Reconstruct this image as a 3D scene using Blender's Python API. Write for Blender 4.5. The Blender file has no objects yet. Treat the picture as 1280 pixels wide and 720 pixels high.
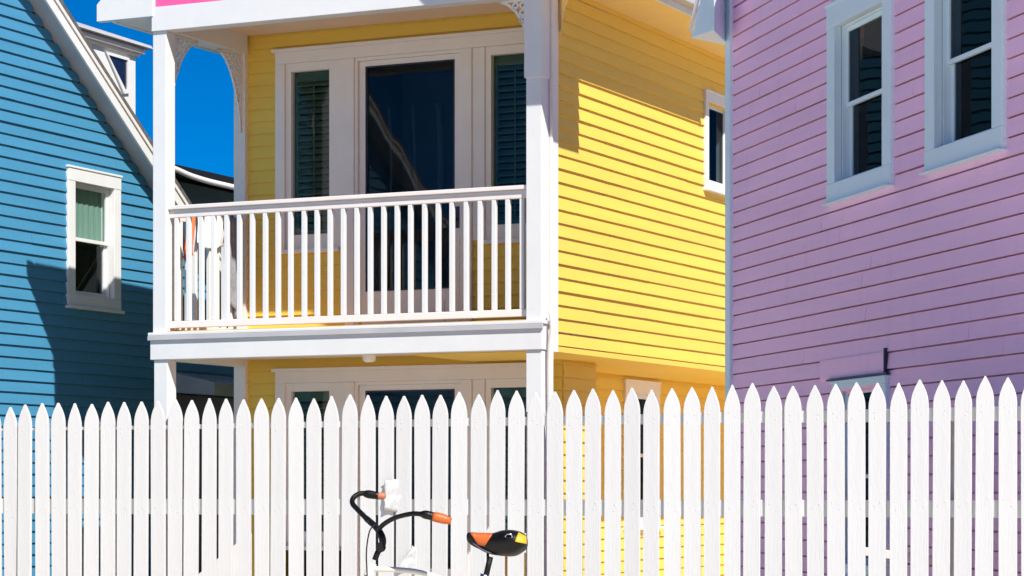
import bpy, bmesh, math, random
from mathutils import Vector, Matrix

random.seed(7)
R = math.radians
H = 1.15                      # camera height above the ground; z in the builders is counted from eye level
S = bpy.context.scene
COL = S.collection

# ------------------------------------------------------------------ camera, sky, sun, exposure
cam_d = bpy.data.cameras.new("camera")
cam = bpy.data.objects.new("camera", cam_d); COL.objects.link(cam)
cam.location = (0, 0, H); cam.rotation_euler = (R(90), 0, 0)
cam_d.sensor_width = 36; cam_d.lens = 87.19; cam_d.shift_y = 0.1969
cam_d.clip_start = 0.1; cam_d.clip_end = 3000
S.camera = cam

SUN_H = Vector((.47, -.883)).normalized(); SUN_EL = R(45)
world = bpy.data.worlds.new("World"); S.world = world; world.use_nodes = True
wn = world.node_tree.nodes; wl = world.node_tree.links
bg = wn['Background']; bg.inputs['Strength'].default_value = 0.15
sky = wn.new('ShaderNodeTexSky'); sky.sky_type = 'NISHITA'; sky.sun_disc = False
sky.sun_elevation = SUN_EL; sky.sun_rotation = math.atan2(SUN_H.x, SUN_H.y)
sky.altitude = 3000; sky.air_density = 1.0; sky.dust_density = 0.0; sky.ozone_density = 6.0
hs = wn.new('ShaderNodeHueSaturation'); hs.inputs['Hue'].default_value = .508; hs.inputs['Saturation'].default_value = 1.5; hs.inputs['Value'].default_value = 0.33
wl.new(sky.outputs[0], hs.inputs['Color']); wl.new(hs.outputs[0], bg.inputs['Color'])
sd = bpy.data.lights.new("sun", 'SUN'); sd.energy = 3.6; sd.angle = R(0.5); sd.color = (1.0, .96, .90)
sun = bpy.data.objects.new("sun", sd); COL.objects.link(sun)
sv = Vector((SUN_H.x*math.cos(SUN_EL), SUN_H.y*math.cos(SUN_EL), math.sin(SUN_EL)))
sun.rotation_euler = sv.to_track_quat('Z', 'Y').to_euler(); sun.location = (6, -8, 20)
S.view_settings.view_transform = 'Standard'; S.view_settings.look = 'None'
S.view_settings.exposure = 0.96; S.view_settings.gamma = 1.0
S.render.engine = 'CYCLES'; S.cycles.max_bounces = 8; S.cycles.diffuse_bounces = 5

# ------------------------------------------------------------------ materials
def mat(name, col, rough=.5, var=.06, scale=3.0, bump=.15, bscale=60, stretch=(1, 1, 1), metal=0, dirt=0.0, dirtcol=(.25, .2, .15), spec=.4, chalk=0):
    m = bpy.data.materials.new(name); m.use_nodes = True
    n = m.node_tree.nodes; l = m.node_tree.links; b = n['Principled BSDF']
    b.inputs['Roughness'].default_value = rough; b.inputs['Metallic'].default_value = metal
    b.inputs['Specular IOR Level'].default_value = spec
    tc = n.new('ShaderNodeTexCoord'); mp = n.new('ShaderNodeMapping'); mp.inputs['Scale'].default_value = stretch
    l.new(tc.outputs['Object'], mp.inputs['Vector'])
    nz = n.new('ShaderNodeTexNoise'); nz.inputs['Scale'].default_value = scale; nz.inputs['Detail'].default_value = 6; nz.inputs['Roughness'].default_value = .6
    l.new(mp.outputs[0], nz.inputs['Vector'])
    rp = n.new('ShaderNodeValToRGB')
    lo = [max(0, c*(1-var)) for c in col]; hi = [min(1, c*(1+var)) for c in col]
    rp.color_ramp.elements[0].position = .3; rp.color_ramp.elements[0].color = (*lo, 1)
    rp.color_ramp.elements[1].position = .7; rp.color_ramp.elements[1].color = (*hi, 1)
    l.new(nz.outputs['Fac'], rp.inputs['Fac'])
    out = rp.outputs[0]
    if dirt > 0:
        n2 = n.new('ShaderNodeTexNoise'); n2.inputs['Scale'].default_value = 2.2; n2.inputs['Detail'].default_value = 10; n2.inputs['Roughness'].default_value = .75
        m2 = n.new('ShaderNodeMapping'); m2.inputs['Scale'].default_value = (3, 3, .6); l.new(tc.outputs['Object'], m2.inputs['Vector']); l.new(m2.outputs[0], n2.inputs['Vector'])
        r2 = n.new('ShaderNodeValToRGB'); r2.color_ramp.elements[0].position = .52; r2.color_ramp.elements[0].color = (0, 0, 0, 1)
        r2.color_ramp.elements[1].position = .75; r2.color_ramp.elements[1].color = (dirt, dirt, dirt, 1); l.new(n2.outputs['Fac'], r2.inputs['Fac'])
        mx = n.new('ShaderNodeMixRGB'); mx.inputs['Color2'].default_value = (*dirtcol, 1)
        l.new(r2.outputs[0], mx.inputs['Fac']); l.new(out, mx.inputs['Color1']); out = mx.outputs[0]
    l.new(out, b.inputs['Base Color'])
    if bump:
        n3 = n.new('ShaderNodeTexNoise'); n3.inputs['Scale'].default_value = bscale; n3.inputs['Detail'].default_value = 4
        l.new(mp.outputs[0], n3.inputs['Vector'])
        bp = n.new('ShaderNodeBump'); bp.inputs['Strength'].default_value = bump; bp.inputs['Distance'].default_value = .004
        l.new(n3.outputs['Fac'], bp.inputs['Height']); l.new(bp.outputs[0], b.inputs['Normal'])
        mr = n.new('ShaderNodeMapRange'); mr.inputs['To Min'].default_value = max(0, rough-.12); mr.inputs['To Max'].default_value = min(1, rough+.12)
        l.new(nz.outputs['Fac'], mr.inputs['Value']); l.new(mr.outputs[0], b.inputs['Roughness'])
    return m

def glass_mat(name, tint=(.55, .68, .75), spec=1.0):
    m = bpy.data.materials.new(name); m.use_nodes = True
    n = m.node_tree.nodes; l = m.node_tree.links; n.remove(n['Principled BSDF'])
    o = n['Material Output']; t = n.new('ShaderNodeBsdfTransparent'); t.inputs[0].default_value = (*tint, 1)
    g = n.new('ShaderNodeBsdfGlossy'); g.inputs['Roughness'].default_value = .015
    g.inputs['Color'].default_value = (spec, spec, spec, 1)
    lw_ = n.new('ShaderNodeLayerWeight'); lw_.inputs['Blend'].default_value = .5
    pw_ = n.new('ShaderNodeMath'); pw_.operation = 'POWER'; pw_.inputs[1].default_value = 5; l.new(lw_.outputs['Facing'], pw_.inputs[0])
    f = n.new('ShaderNodeMath'); f.operation = 'MULTIPLY_ADD'; f.inputs[1].default_value = .7; f.inputs[2].default_value = .03; l.new(pw_.outputs[0], f.inputs[0])
    tc = n.new('ShaderNodeTexCoord'); nz = n.new('ShaderNodeTexNoise'); nz.inputs['Scale'].default_value = 1.6
    l.new(tc.outputs['Object'], nz.inputs['Vector'])
    bp = n.new('ShaderNodeBump'); bp.inputs['Strength'].default_value = .08; bp.inputs['Distance'].default_value = .02
    l.new(nz.outputs['Fac'], bp.inputs['Height']); l.new(bp.outputs[0], g.inputs['Normal'])
    mx = n.new('ShaderNodeMixShader'); l.new(f.outputs[0], mx.inputs[0]); l.new(t.outputs[0], mx.inputs[1]); l.new(g.outputs[0], mx.inputs[2])
    l.new(mx.outputs[0], o.inputs['Surface'])
    return m

HB = (.25, .25, 3)
M = {}
M['yellow'] = mat('yellow_paint', (.78, .525, .085), .55, .05, 1.6, .25, 30, HB, dirt=.10, dirtcol=(.5, .33, .08))
M['blue'] = mat('blue_paint', (.055, .235, .40), .55, .06, 1.6, .25, 30, HB, dirt=.10, dirtcol=(.04, .17, .29))
M['pink'] = mat('pink_paint', (.95, .58, .81), .55, .06, 1.3, .25, 30, HB, dirt=.22, dirtcol=(.50, .36, .62))
M['magenta'] = mat('magenta_paint', (.75, .10, .30), .55, .05)
M['white'] = mat('white_paint', (.70, .70, .69), .5, .03, 4, .12, 50, dirt=.10, dirtcol=(.6, .58, .54))
M['bounce_white'] = mat('white_warm_bounce_paint', (.76, .70, .66), .5, .03, 4, .12, 50, dirt=.10, dirtcol=(.6, .56, .5))  # column white tinted with the porch's warm bounce light
M['shade_white'] = mat('white_trim_blue_shade', (.68, .83, .90), .5, .03, 3, .15, 50, dirt=.12, dirtcol=(.5, .6, .68))  # white trim with the blue of open shade put into its colour
M['picket'] = mat('picket_paint', (.585, .585, .575), .55, .035, 5, .35, 40, (4, 4, .5), dirt=.22, dirtcol=(.62, .61, .58))
M['deck'] = mat('deck_boards', (.62, .38, .18), .7, .15, 6)
M['soffit'] = mat('soffit_warm_bounce', (.84, .62, .24), .6, .04)  # warm light reflected onto the eave is put into this colour
M['ceiling'] = mat('porch_ceiling_paint', (.78, .56, .40), .6, .04)
M['shingle'] = mat('roof_shingle', (.11, .105, .10), .9, .35, 18, .8, 40)
M['tin'] = mat('tin_roof', (.72, .73, .74), .35, .05, 3, .1, 20, metal=.3)
M['gutter'] = mat('gutter_metal', (.45, .44, .46), .45, .08, 3, .1, 20)
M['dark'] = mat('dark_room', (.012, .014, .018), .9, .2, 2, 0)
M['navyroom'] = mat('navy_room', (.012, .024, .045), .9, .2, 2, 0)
M['shutter'] = mat('green_shutter', (.035, .08, .055), .45, .1, 8)
M['curtain'] = mat('green_curtain', (.22, .33, .28), .85, .12, 5, .3, 20, (6, 6, .5))
M['tan_curtain'] = mat('tan_curtain', (.16, .12, .05), .9, .25, 5, .3, 20, (6, 6, .5))
M['glass'] = glass_mat('window_glass', (.8, .88, .86))
M['glass_dim'] = glass_mat('window_glass_tinted', (.28, .36, .42), .35)
M['black'] = mat('black_rubber', (.005, .005, .005), .5, .3, 20, .3, 200, spec=.25)
M['leather'] = mat('black_leather', (.005, .0045, .004), .42, .3, 20, .4, 150, spec=.3)
M['orange'] = mat('orange_leather', (.50, .11, .02), .4, .2, 14, .3, 120)
M['amber'] = mat('yellow_leather', (.72, .38, .015), .4, .15, 14, .3, 120)
M['cream'] = mat('cream_enamel', (.66, .63, .54), .3, .03, 6, .03, spec=.6)
M['chrome'] = mat('chrome', (.6, .6, .6), .2, .05, metal=1)
M['steel'] = mat('dark_metal', (.03, .032, .06), .4, .1)
M['rust'] = mat('rusty_iron', (.16, .08, .04), .8, .3, 15)
M['lamp'] = mat('white_lamp_plastic', (.85, .82, .75), .4, .02)
M['cloth'] = mat('white_cloth', (.80, .80, .80), .85, .05, 9, .4, 40)
M['scrap'] = mat('thin_white_plastic', (.51, .51, .50), .5, .04, 9, .3, 40)
M['ocloth'] = mat('orange_cloth', (.70, .16, .05), .85, .15, 9, .4, 40)
M['gcloth'] = mat('grey_cloth', (.25, .26, .28), .85, .25, 9, .4, 40)
M['teal'] = mat('shade_dark_teal_siding', (.015, .05, .065), .7, .2, 4)  # teal darkened in its colour to stand for shade on the wall
M['vent'] = mat('weathered_pink', (.80, .55, .66), .7, .1, 4, .2, 30, dirt=.3, dirtcol=(.3, .25, .3))

# ------------------------------------------------------------------ builders
UNIT = 1.0                    # size of one drawing unit in metres (houses differ in board width)
class MB:
    def __init__(s): s.bm = bmesh.new()
    def face(s, pts, smooth=False):
        vs = [s.bm.verts.new((p[0], p[1], p[2])) for p in pts]
        f = s.bm.faces.new(vs); f.smooth = smooth; return f
    def hexa(s, p):           # p: 8 corners, bottom loop 0-3, top loop 4-7
        v = [s.bm.verts.new(q) for q in p]
        for i in ((3, 2, 1, 0), (4, 5, 6, 7), (0, 1, 5, 4), (1, 2, 6, 5), (2, 3, 7, 6), (3, 0, 4, 7)):
            s.bm.faces.new([v[j] for j in i])
        return s
    def box(s, x0, x1, y0, y1, z0, z1):
        return s.hexa([(x0, y0, z0), (x1, y0, z0), (x1, y1, z0), (x0, y1, z0), (x0, y0, z1), (x1, y0, z1), (x1, y1, z1), (x0, y1, z1)])
    def prism(s, poly, fn, t0, t1):   # poly in 2-D, fn(p, q, t) -> 3-D
        a = [s.bm.verts.new(fn(p, q, t0)) for p, q in poly]; b = [s.bm.verts.new(fn(p, q, t1)) for p, q in poly]
        s.bm.faces.new(a); s.bm.faces.new(b[::-1])
        n = len(poly)
        for i in range(n): s.bm.faces.new([a[i], b[i], b[(i+1) % n], a[(i+1) % n]])
        return s
    def tube(s, pts, rad, seg=10, cap=True, flat=None):
        pts = [Vector(p) for p in pts]; n = len(pts)
        rad = rad if isinstance(rad, (list, tuple)) else [rad]*n
        rings = []; up = None
        for i, p in enumerate(pts):
            t = (pts[min(i+1, n-1)]-pts[max(i-1, 0)]).normalized()
            if up is None:
                up = Vector((0, 0, 1)) if abs(t.z) < .9 else Vector((0, 1, 0))
            x = t.cross(up).normalized(); y = x.cross(t).normalized(); up = y
            ring = []
            for k in range(seg):
                a = 2*math.pi*k/seg
                ring.append(s.bm.verts.new(p + (x*math.cos(a) + y*math.sin(a)*(flat or 1))*rad[i]))
            rings.append(ring)
        for i in range(n-1):
            for k in range(seg):
                f = s.bm.faces.new([rings[i][k], rings[i][(k+1) % seg], rings[i+1][(k+1) % seg], rings[i+1][k]]); f.smooth = True
        if cap: s.bm.faces.new(rings[0][::-1]); s.bm.faces.new(rings[-1])
        return s
    def build(s, name, m, parent=None, bevel=0, lift=True, label=None, sub=0, loc=None):
        bm = s.bm
        bmesh.ops.recalc_face_normals(bm, faces=bm.faces)
        if UNIT != 1:
            for v in bm.verts: v.co *= UNIT
        if lift:
            for v in bm.verts: v.co.z += H
        me = bpy.data.meshes.new(name); bm.to_mesh(me); bm.free()
        for mm in (m if isinstance(m, (list, tuple)) else [m]): me.materials.append(mm)
        o = bpy.data.objects.new(name, me); COL.objects.link(o)
        if parent: o.parent = parent
        if loc: o.location = loc
        if bevel:
            b = o.modifiers.new('bevel', 'BEVEL'); b.width = bevel; b.segments = 2; b.limit_method = 'ANGLE'
        if sub:
            b = o.modifiers.new('subsurf', 'SUBSURF'); b.levels = sub; b.render_levels = sub
        if label: o['label'] = label
        return o

def tag(o, label=None, cat=None, group=None, kind=None):
    if label: o['label'] = label
    if cat: o['category'] = cat
    if group: o['group'] = group
    if kind: o['kind'] = kind
    return o
def empty(name, xy, rot, z=0):
    e = bpy.data.objects.new(name, None); COL.objects.link(e); e.location = (xy[0], xy[1], z); e.rotation_euler = (0, 0, rot); e.empty_display_size = .3
    return e
def smooth_path(pts, n=6):
    P = [Vector(p) for p in pts]; P = [P[0]*2-P[1]] + P + [P[-1]*2-P[-2]]; out = []
    for i in range(1, len(P)-2):
        for k in range(n):
            t = k/n; a, b, c, d = P[i-1:i+3]
            out.append(.5*((2*b)+(c-a)*t+(2*a-5*b+4*c-d)*t*t+(3*b-a-3*c+d)*t**3))
    out.append(P[-2]); return out

# lapped boards; fn(s, out, z) -> local point ; smin/smax may depend on z
def clap(mb, fn, s0, s1, z0, z1, openings=(), e=.1115, lip=.020, gap=.009, z_phase=0, back_=0.0):
    z = z0 + z_phase
    f0 = s0 if callable(s0) else (lambda z: s0); f1 = s1 if callable(s1) else (lambda z: s1)
    while z < z1:
        zt = min(z+e, z1); zm = (z+zt)/2
        segs = [(f0(zm), f1(zm))]
        for (a0, a1, b0, b1) in openings:
            if b0 < zm < b1:
                ns = []
                for p, q in segs:
                    if a1 <= p or a0 >= q: ns.append((p, q)); continue
                    if a0 > p: ns.append((p, a0))
                    if a1 < q: ns.append((a1, q))
                segs = ns
        cut = []
        for p, q in segs:
            c = p + random.uniform(.3, 3.6)
            while c < q-.25:
                cut.append((p, c-.0012)); p = c+.0012; c = p + random.uniform(1.6, 4.2)
            cut.append((p, q))
        for p, q in cut:
            if q-p < .01: continue
            lo_ = random.gauss(0, .0012)
            n = max(1, int((q-p)/.55)); xs = [p+(q-p)*i/n for i in range(n+1)]
            prof = [(.003, zt), (lip, z+gap), (back_, z+gap), (back_, z)]
            jit = [[random.gauss(0, .0008), random.gauss(0, .0007)] for _ in xs]
            rows = []
            for (o_, zz), k in zip(prof, (0, 1, 1, 0)):
                rows.append([mb.bm.verts.new(fn(x, o_+(lo_ if o_ > .005 else 0)+(jit[i][0] if k and o_ > .005 else 0), zz+(jit[i][1] if k else 0))) for i, x in enumerate(xs)])
            for r in range(3):
                for i in range(n):
                    mb.bm.faces.new([rows[r][i], rows[r][i+1], rows[r+1][i+1], rows[r+1][i]])
            for i in (0, n):
                mb.bm.faces.new([rows[0][i], rows[1][i], rows[2][i]])
        z += e
    return mb

def bx(fn):      # box in (s, out, z) coordinates of a wall
    def f(mb, s0, s1, o0, o1, z0, z1):
        return mb.hexa([fn(s0, o0, z0), fn(s1, o0, z0), fn(s1, o1, z0), fn(s0, o1, z0), fn(s0, o0, z1), fn(s1, o0, z1), fn(s1, o1, z1), fn(s0, o1, z1)])
    return f

def window(parent, fn, s0, s1, z0, z1, cw, tm, gm, room, zmid=None, sash=.035, glass=None, sillh=.03, proud=.035, recess=.06, name='window', topc=None, curtain=None, low_curtain=None):
    """double-hung window; s0..z1 is the outside of the casing, gm the glass"""
    B = bx(fn); tc = topc or cw
    f = MB()
    B(f, s0, s0+cw, -.02, proud, z0+sillh+cw*.9, z1-tc); B(f, s1-cw, s1, -.02, proud, z0+sillh+cw*.9, z1-tc)
    B(f, s0, s1, -.02, proud+.003, z1-tc, z1); B(f, s0-.012, s1+.012, -.02, proud+.012, z1, z1+.022)
    B(f, s0, s1, -.02, proud+.003, z0+sillh, z0+sillh+cw*.9)
    w = f.build(name, tm, parent, bevel=.004)
    g = MB(); B(g, s0-.015, s1+.015, -.02, proud+.035, z0, z0+sillh); g.build('sill', tm, w, bevel=.004)
    i0, i1, j0, j1 = s0+cw, s1-cw, z0+sillh+cw*.9, z1-tc
    j = MB(); t = .014
    B(j, i0, i0+t, -recess-.06, -.021, j0, j1); B(j, i1-t, i1, -recess-.06, -.021, j0, j1)
    B(j, i0+t, i1-t, -recess-.06, -.021, j0, j0+t); B(j, i0+t, i1-t, -recess-.06, -.021, j1-t, j1); j.build('jamb', tm, w)
    i0 += t; i1 -= t; j0 += t; j1 -= t
    zm = zmid if zmid is not None else (j0+j1)/2
    for lo, hi, off in ((zm-.018, j1, -recess+.028), (j0, zm+.018, -recess)):
        sh = MB(); k = sash
        B(sh, i0, i0+k, off-.025, off, lo, hi); B(sh, i1-k, i1, off-.025, off, lo, hi)
        B(sh, i0+k, i1-k, off-.025, off, lo, lo+k); B(sh, i0+k, i1-k, off-.025, off, hi-k, hi)
        so = sh.build('sash', tm, w, bevel=.002)
        gl = MB(); gl.face([fn(i0+k, off-.012, lo+k), fn(i1-k, off-.012, lo+k), fn(i1-k, off-.012, hi-k), fn(i0+k, off-.012, hi-k)])
        gl.build('pane', gm, w)
    for cm, lo, hi in ((curtain, zm, j1), (low_curtain, j0, zm)):
        if cm:
            c = MB(); N = 40; row = []
            for i in range(N+1):
                s = i0+(i1-i0)*i/N; o = -recess-.05+.004*math.sin(i*1.1)+.003*math.sin(i*2.3+1)
                row.append((c.bm.verts.new(fn(s, o, lo)), c.bm.verts.new(fn(s, o, hi))))
            for i in range(N):
                q = c.bm.faces.new([row[i][0], row[i+1][0], row[i+1][1], row[i][1]]); q.smooth = True
            c.build('curtain', cm, w)
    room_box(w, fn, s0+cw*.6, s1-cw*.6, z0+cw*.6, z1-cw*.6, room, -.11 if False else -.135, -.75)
    return w

def room_box(parent, fn, s0, s1, z0, z1, m, o0, o1):
    r = MB()
    A = [fn(s0, o0, z0), fn(s1, o0, z0), fn(s1, o0, z1), fn(s0, o0, z1)]; Bk = [fn(s0, o1, z0), fn(s1, o1, z0), fn(s1, o1, z1), fn(s0, o1, z1)]
    r.face(Bk)
    for i in range(4): r.face([A[i], A[(i+1) % 4], Bk[(i+1) % 4], Bk[i]])
    return r.build('room_lining', m, parent)

# ------------------------------------------------------------------ ground
def flat(name, x0, x1, y0, y1, z, m, n=1):
    mb = MB(); mb.face([(x0, y0, z), (x1, y0, z), (x1, y1, z), (x0, y1, z)])
    o = mb.build(name, m, lift=False); tag(o, kind='structure'); return o
M['sand'] = mat('pale_sandy_ground', (.70, .60, .46), .95, .2, 1.2, .6, 25)
M['concrete'] = mat('pale_concrete', (.70, .64, .54), .9, .12, 2.0, .4, 40)
flat('ground', -600, 600, -600, 900, 0, M['sand'])
M['bounce_cut'] = mat('bounce_cut_ground', (.035, .05, .02), .95, .5, 9, .8, 60)
flat('added_dark_ground', -16, -2.8, 17.5, 60, .004, M['bounce_cut'])  # dark ground added to cut bounce light onto the blue wall
flat('pavement', -40, 40, -3, 11.3, .004, M['concrete'])

# ================================================================== YELLOW HOUSE
O = (.239, 20.0)
yh = empty('yellow_house', O, math.atan2(-.4332, .9013))
tag(yh, 'yellow clapboard house with white two storey balcony porch and pink gable', 'house')
W_ = 3.74; PD = 1.40; CW = .14; BACK = 9.0; ZB = 1.17; EZ = 4.12
side = lambda s, o, z: (o, s, z)                 # right wall, s runs away from the street
back = lambda s, o, z: (s, PD-o, z)              # wall behind the porch, s = local x
left = lambda s, o, z: (-W_-o, s, z)
low = lambda s, o, z: (-1.15+o, s, z)
# right wall, upper storey
win_s = (3.565, 4.33, 2.80, 3.73)
w = MB(); clap(w, side, .25, BACK, ZB, 4.28, [(win_s[0]+.05, win_s[1]-.05, win_s[2]+.06, win_s[3]-.06)])
w.box(-.12, -.03, .25, 3.3, ZB, 4.28); w.box(-.12, -.03, 4.6, BACK, ZB, 4.28)
w.box(-.12, -.03, 3.3, 4.6, ZB, 2.78); w.box(-.12, -.03, 3.3, 4.6, 3.76, 4.28)
side_wall = w.build('upper_side_wall', M['yellow'], yh)
w = MB(); w.box(-1.30, .018, .14, BACK, ZB-.045, ZB-.002); w.build('overhang_underside', M['yellow'], yh)
# lower right wall (set back)
lw = (4.35, 5.25, -.4, 1.07)
w = MB(); clap(w, low, PD+.1, BACK, -1.15, ZB-.045, [(lw[0]+.06, lw[1]-.06, lw[2]+.08, lw[3]-.08)], z_phase=0)
w.build('lower_side_wall', M['yellow'], yh)
w = MB(); clap(w, lambda s, o, z: (-.45+o, s, z), PD, 2.10, -1.15, ZB-.045); w.box(-.7, -.46, PD+.01, 2.09, -1.15, ZB-.05); w.build('side_bay', M['yellow'], yh)
window(yh, low, *lw[:2], lw[2], lw[3], .11, M['bounce_white'], M['glass_dim'], M['dark'])
window(yh, side, win_s[0], win_s[1], win_s[2], win_s[3], .085, M['white'], M['glass_dim'], M['dark'], curtain=None, zmid=2.90, sash=.022)
# wall behind the porch, both storeys
DC = -1.95          # centre of the door group
def openings_for(z0, ztop, zside0):
    return [(DC-.46, DC+.46, z0+.15, ztop-.03), (DC-1.18, DC-.76, zside0, ztop-.03), (DC+.76, DC+1.18, zside0, ztop-.03)]
w = MB(); clap(w, back, -W_+.1, -.45, -1.15, 1.20, [(DC-1.3, DC+1.3, -1.15, 1.04)])
clap(w, back, -W_+.1, 0, 1.36, 4.2, [(DC-.5, DC+.5, 1.36, 3.93), (DC-1.3, DC+1.3, 2.26, 3.93)])
w.build('porch_back_wall', M['yellow'], yh)
w = MB(); clap(w, left, PD, BACK, -1.15, 4.28, e=.111); w.box(-W_+.03, -W_+.12, PD+.1, BACK, -1.15, 4.28); w.build('left_side_wall', M['yellow'], yh)
w = MB(); w.box(-W_, 0, BACK, BACK+.1, -1.15, 4.28); w.build('rear_wall', M['yellow'], yh)
w = MB(); w.box(-W_+.2, -1.17, PD+.85, PD+.93, -1.15, 4.2); w.build('inner_wall', M['dark'], yh)
# floors closing the body
w = MB(); w.box(-W_+.13, -1.3, PD+.95, BACK-.02, 1.0, 1.1); w.box(-W_+.13, -.13, PD+.95, BACK-.02, 4.05, 4.15); w.build('inner_floor', M['deck'], yh)
# corner trims
w = MB(); w.box(.002, .03, CW+.002, .26, ZB-.05, 4.28); w.box(-.10, .0, CW+.002, .25, ZB-.05, 4.1)
w.build('corner_board', M['bounce_white'], yh, bevel=.003)
w = MB(); w.box(-W_-.012, -W_+.11, PD-.06, PD+.12, -1.15, 4.10); w.build('pilaster', M['bounce_white'], yh, bevel=.004)
# door groups
def door_group(z0, ztop, sz0):
    fz = back; B = bx(fz); cs = M['bounce_white']
    f = MB()
    B(f, DC-1.37, DC+1.37, -.02, .045, ztop-.105, ztop); B(f, DC-1.40, DC+1.40, -.02, .065, ztop, ztop+.03)
    for sg in (-1, 1):
        a, b = sorted((DC+sg*1.37, DC+sg*1.27)); B(f, a, b, -.02, .045, sz0-.11, ztop-.105)
        a, b = sorted((DC+sg*1.269, DC+sg*.50)); 
        c, d = sorted((DC+sg*.76, DC+sg*.64)); B(f, c, d, -.02, .032, sz0-.11, ztop-.106)
        a, b = sorted((DC+sg*.639, DC+sg*.545)); B(f, a, b, -.02, .047, z0, ztop-.106)
        a, b = sorted((DC+sg*1.30, DC+sg*.70)); B(f, a, b, -.02, .06, sz0-.15, sz0-.111)
    fr = f.build('door_casing', cs, yh, bevel=.004)
    for sg in (-1, 1):     # sidelights
        a, b = sorted((DC+sg*1.27, DC+sg*.761))
        s = MB(); k = .055; zt = ztop-.106; zb = sz0-.11
        B(s, a, a+k, -.05, .018, zb, zt); B(s, b-k, b, -.05, .018, zb, zt); B(s, a+k, b-k, -.05, .018, zb, zb+.13); B(s, a+k, b-k, -.05, .018, zt-.075, zt)
        so = s.build('sidelight', cs, yh, bevel=.003)
        g = MB(); g.face([fz(a+k, -.02, zb+.13), fz(b-k, -.02, zb+.13), fz(b-k, -.02, zt-.075), fz(a+k, -.02, zt-.075)]); g.build('pane', M['glass'], so)
        sh = MB(); B(sh, a+k, a+k+.03, -.10, -.06, zb+.13, zt-.075); B(sh, b-k-.03, b-k, -.10, -.06, zb+.13, zt-.075)
        B(sh, a+k+.03, b-k-.03, -.10, -.06, zt-.16, zt-.075); B(sh, a+k+.03, b-k-.03, -.10, -.06, zb+.13, zb+.18)
        z = zb+.21
        while z < zt-.18:
            s0_, s1_ = a+k+.03, b-k-.03; an = .022
            sh.hexa([fz(s0_, -.062, z-an), fz(s1_, -.062, z-an), fz(s1_, -.10, z+an), fz(s0_, -.10, z+an),
                     fz(s0_, -.058, z-an+.006), fz(s1_, -.058, z-an+.006), fz(s1_, -.096, z+an+.006), fz(s0_, -.096, z+an+.006)])
            z += .062
        B(sh, (a+b)/2-.005, (a+b)/2+.005, -.057, -.052, zb+.2, zt-.2)
        sh.build('shutter', M['shutter'], so)
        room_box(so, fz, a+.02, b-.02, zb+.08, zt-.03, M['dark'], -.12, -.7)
    # glazed door
    d = MB(); a, b = DC-.545, DC+.545; k = .065; zt = ztop-.106
    B(d, a, a+.03, -.05, .03, z0, zt); B(d, b-.03, b, -.05, .03, z0, zt); B(d, a+.03, b-.03, -.05, .03, zt-.03, zt)
    a += .031; b -= .031; zt -= .031
    B(d, a, a+k, -.045, 0, z0+.03, zt); B(d, b-k, b, -.045, 0, z0+.03, zt); B(d, a+k, b-k, -.045, 0, zt-.05, zt); B(d, a+k, b-k, -.045, 0, z0+.03, z0+.40)
    B(d, a+k+.10, b-k-.10, -.0, .008, z0+.09, z0+.30); B(d, a-.03, b+.03, -.05, .07, z0, z0+.029)
    do = d.build('glass_door', cs, yh, bevel=.003)
    g = MB(); g.face([fz(a+k, -.02, z0+.40), fz(b-k, -.02, z0+.40), fz(b-k, -.02, zt-.05), fz(a+k, -.02, zt-.05)]); g.build('pane', M['glass'], do)
    e = MB(); t = .012
    B(e, a+k, a+k+t, -.018, .004, z0+.4, zt-.05); B(e, b-k-t, b-k, -.018, .004, z0+.4, zt-.05); B(e, a+k+t, b-k-t, -.018, .004, zt-.05-t, zt-.05); B(e, a+k+t, b-k-t, -.018, .004, z0+.4, z0+.4+t)
    e.build('glazing_bead', M['steel'], do)
    h = MB(); h.tube([fz(b-.035, .0, z0+1.0), fz(b-.035, .05, z0+1.0)], .012); h.tube([fz(b-.035, .05, z0+1.0), fz(b-.13, .055, z0+1.0)], .010); B(h, b-.055, b-.015, .0, .008, z0+.93, z0+1.12)
    h.build('door_handle', M['steel'], do)
    # a blind cord and folded drapes inside
    c = MB()
    for (s_, wd) in ((a+.22, .05), (a+.46, .05), (b-.30, .12)):
        c.tube(smooth_path([fz(s_, -.16, zt-.4), fz(s_+.02, -.17, zt-1.0), fz(s_-.03, -.16, z0+.45)], 6), [wd*.3]*13, 8)
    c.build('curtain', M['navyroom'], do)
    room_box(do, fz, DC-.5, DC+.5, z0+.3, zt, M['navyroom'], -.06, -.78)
door_group(1.38, 3.99, 2.30)
door_group(-1.10, 1.075, -.40)
# columns
def column(x0, z0, z1, name='column'):
    c = MB(); c.box(x0, x0+CW, 0, CW, z0, z1)
    return c
c = column(-CW, 1.36, 3.99); c.build('column', M['white'], yh, bevel=.006)
c = column(-W_, 1.36, 3.99); c.build('column', M['white'], yh, bevel=.006)
c = MB(); c.box(-CW, 0, -.0, CW, -1.15, 1.13); c.box(-CW-.012, .012, -.014, CW+.002, .98, 1.12) if False else None; c.build('column', M['white'], yh, bevel=.006)
c = MB(); c.box(-W_+.012, -W_+.012+CW, 0, CW, -1.15, 1.13); c.build('column', M['white'], yh, bevel=.006)
# upper wrap on the right column
c = MB(); c.box(-CW-.012, .012, -.012, CW, 3.33, 3.985); c.build('column_wrap', M['white'], yh, bevel=.004)
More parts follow.
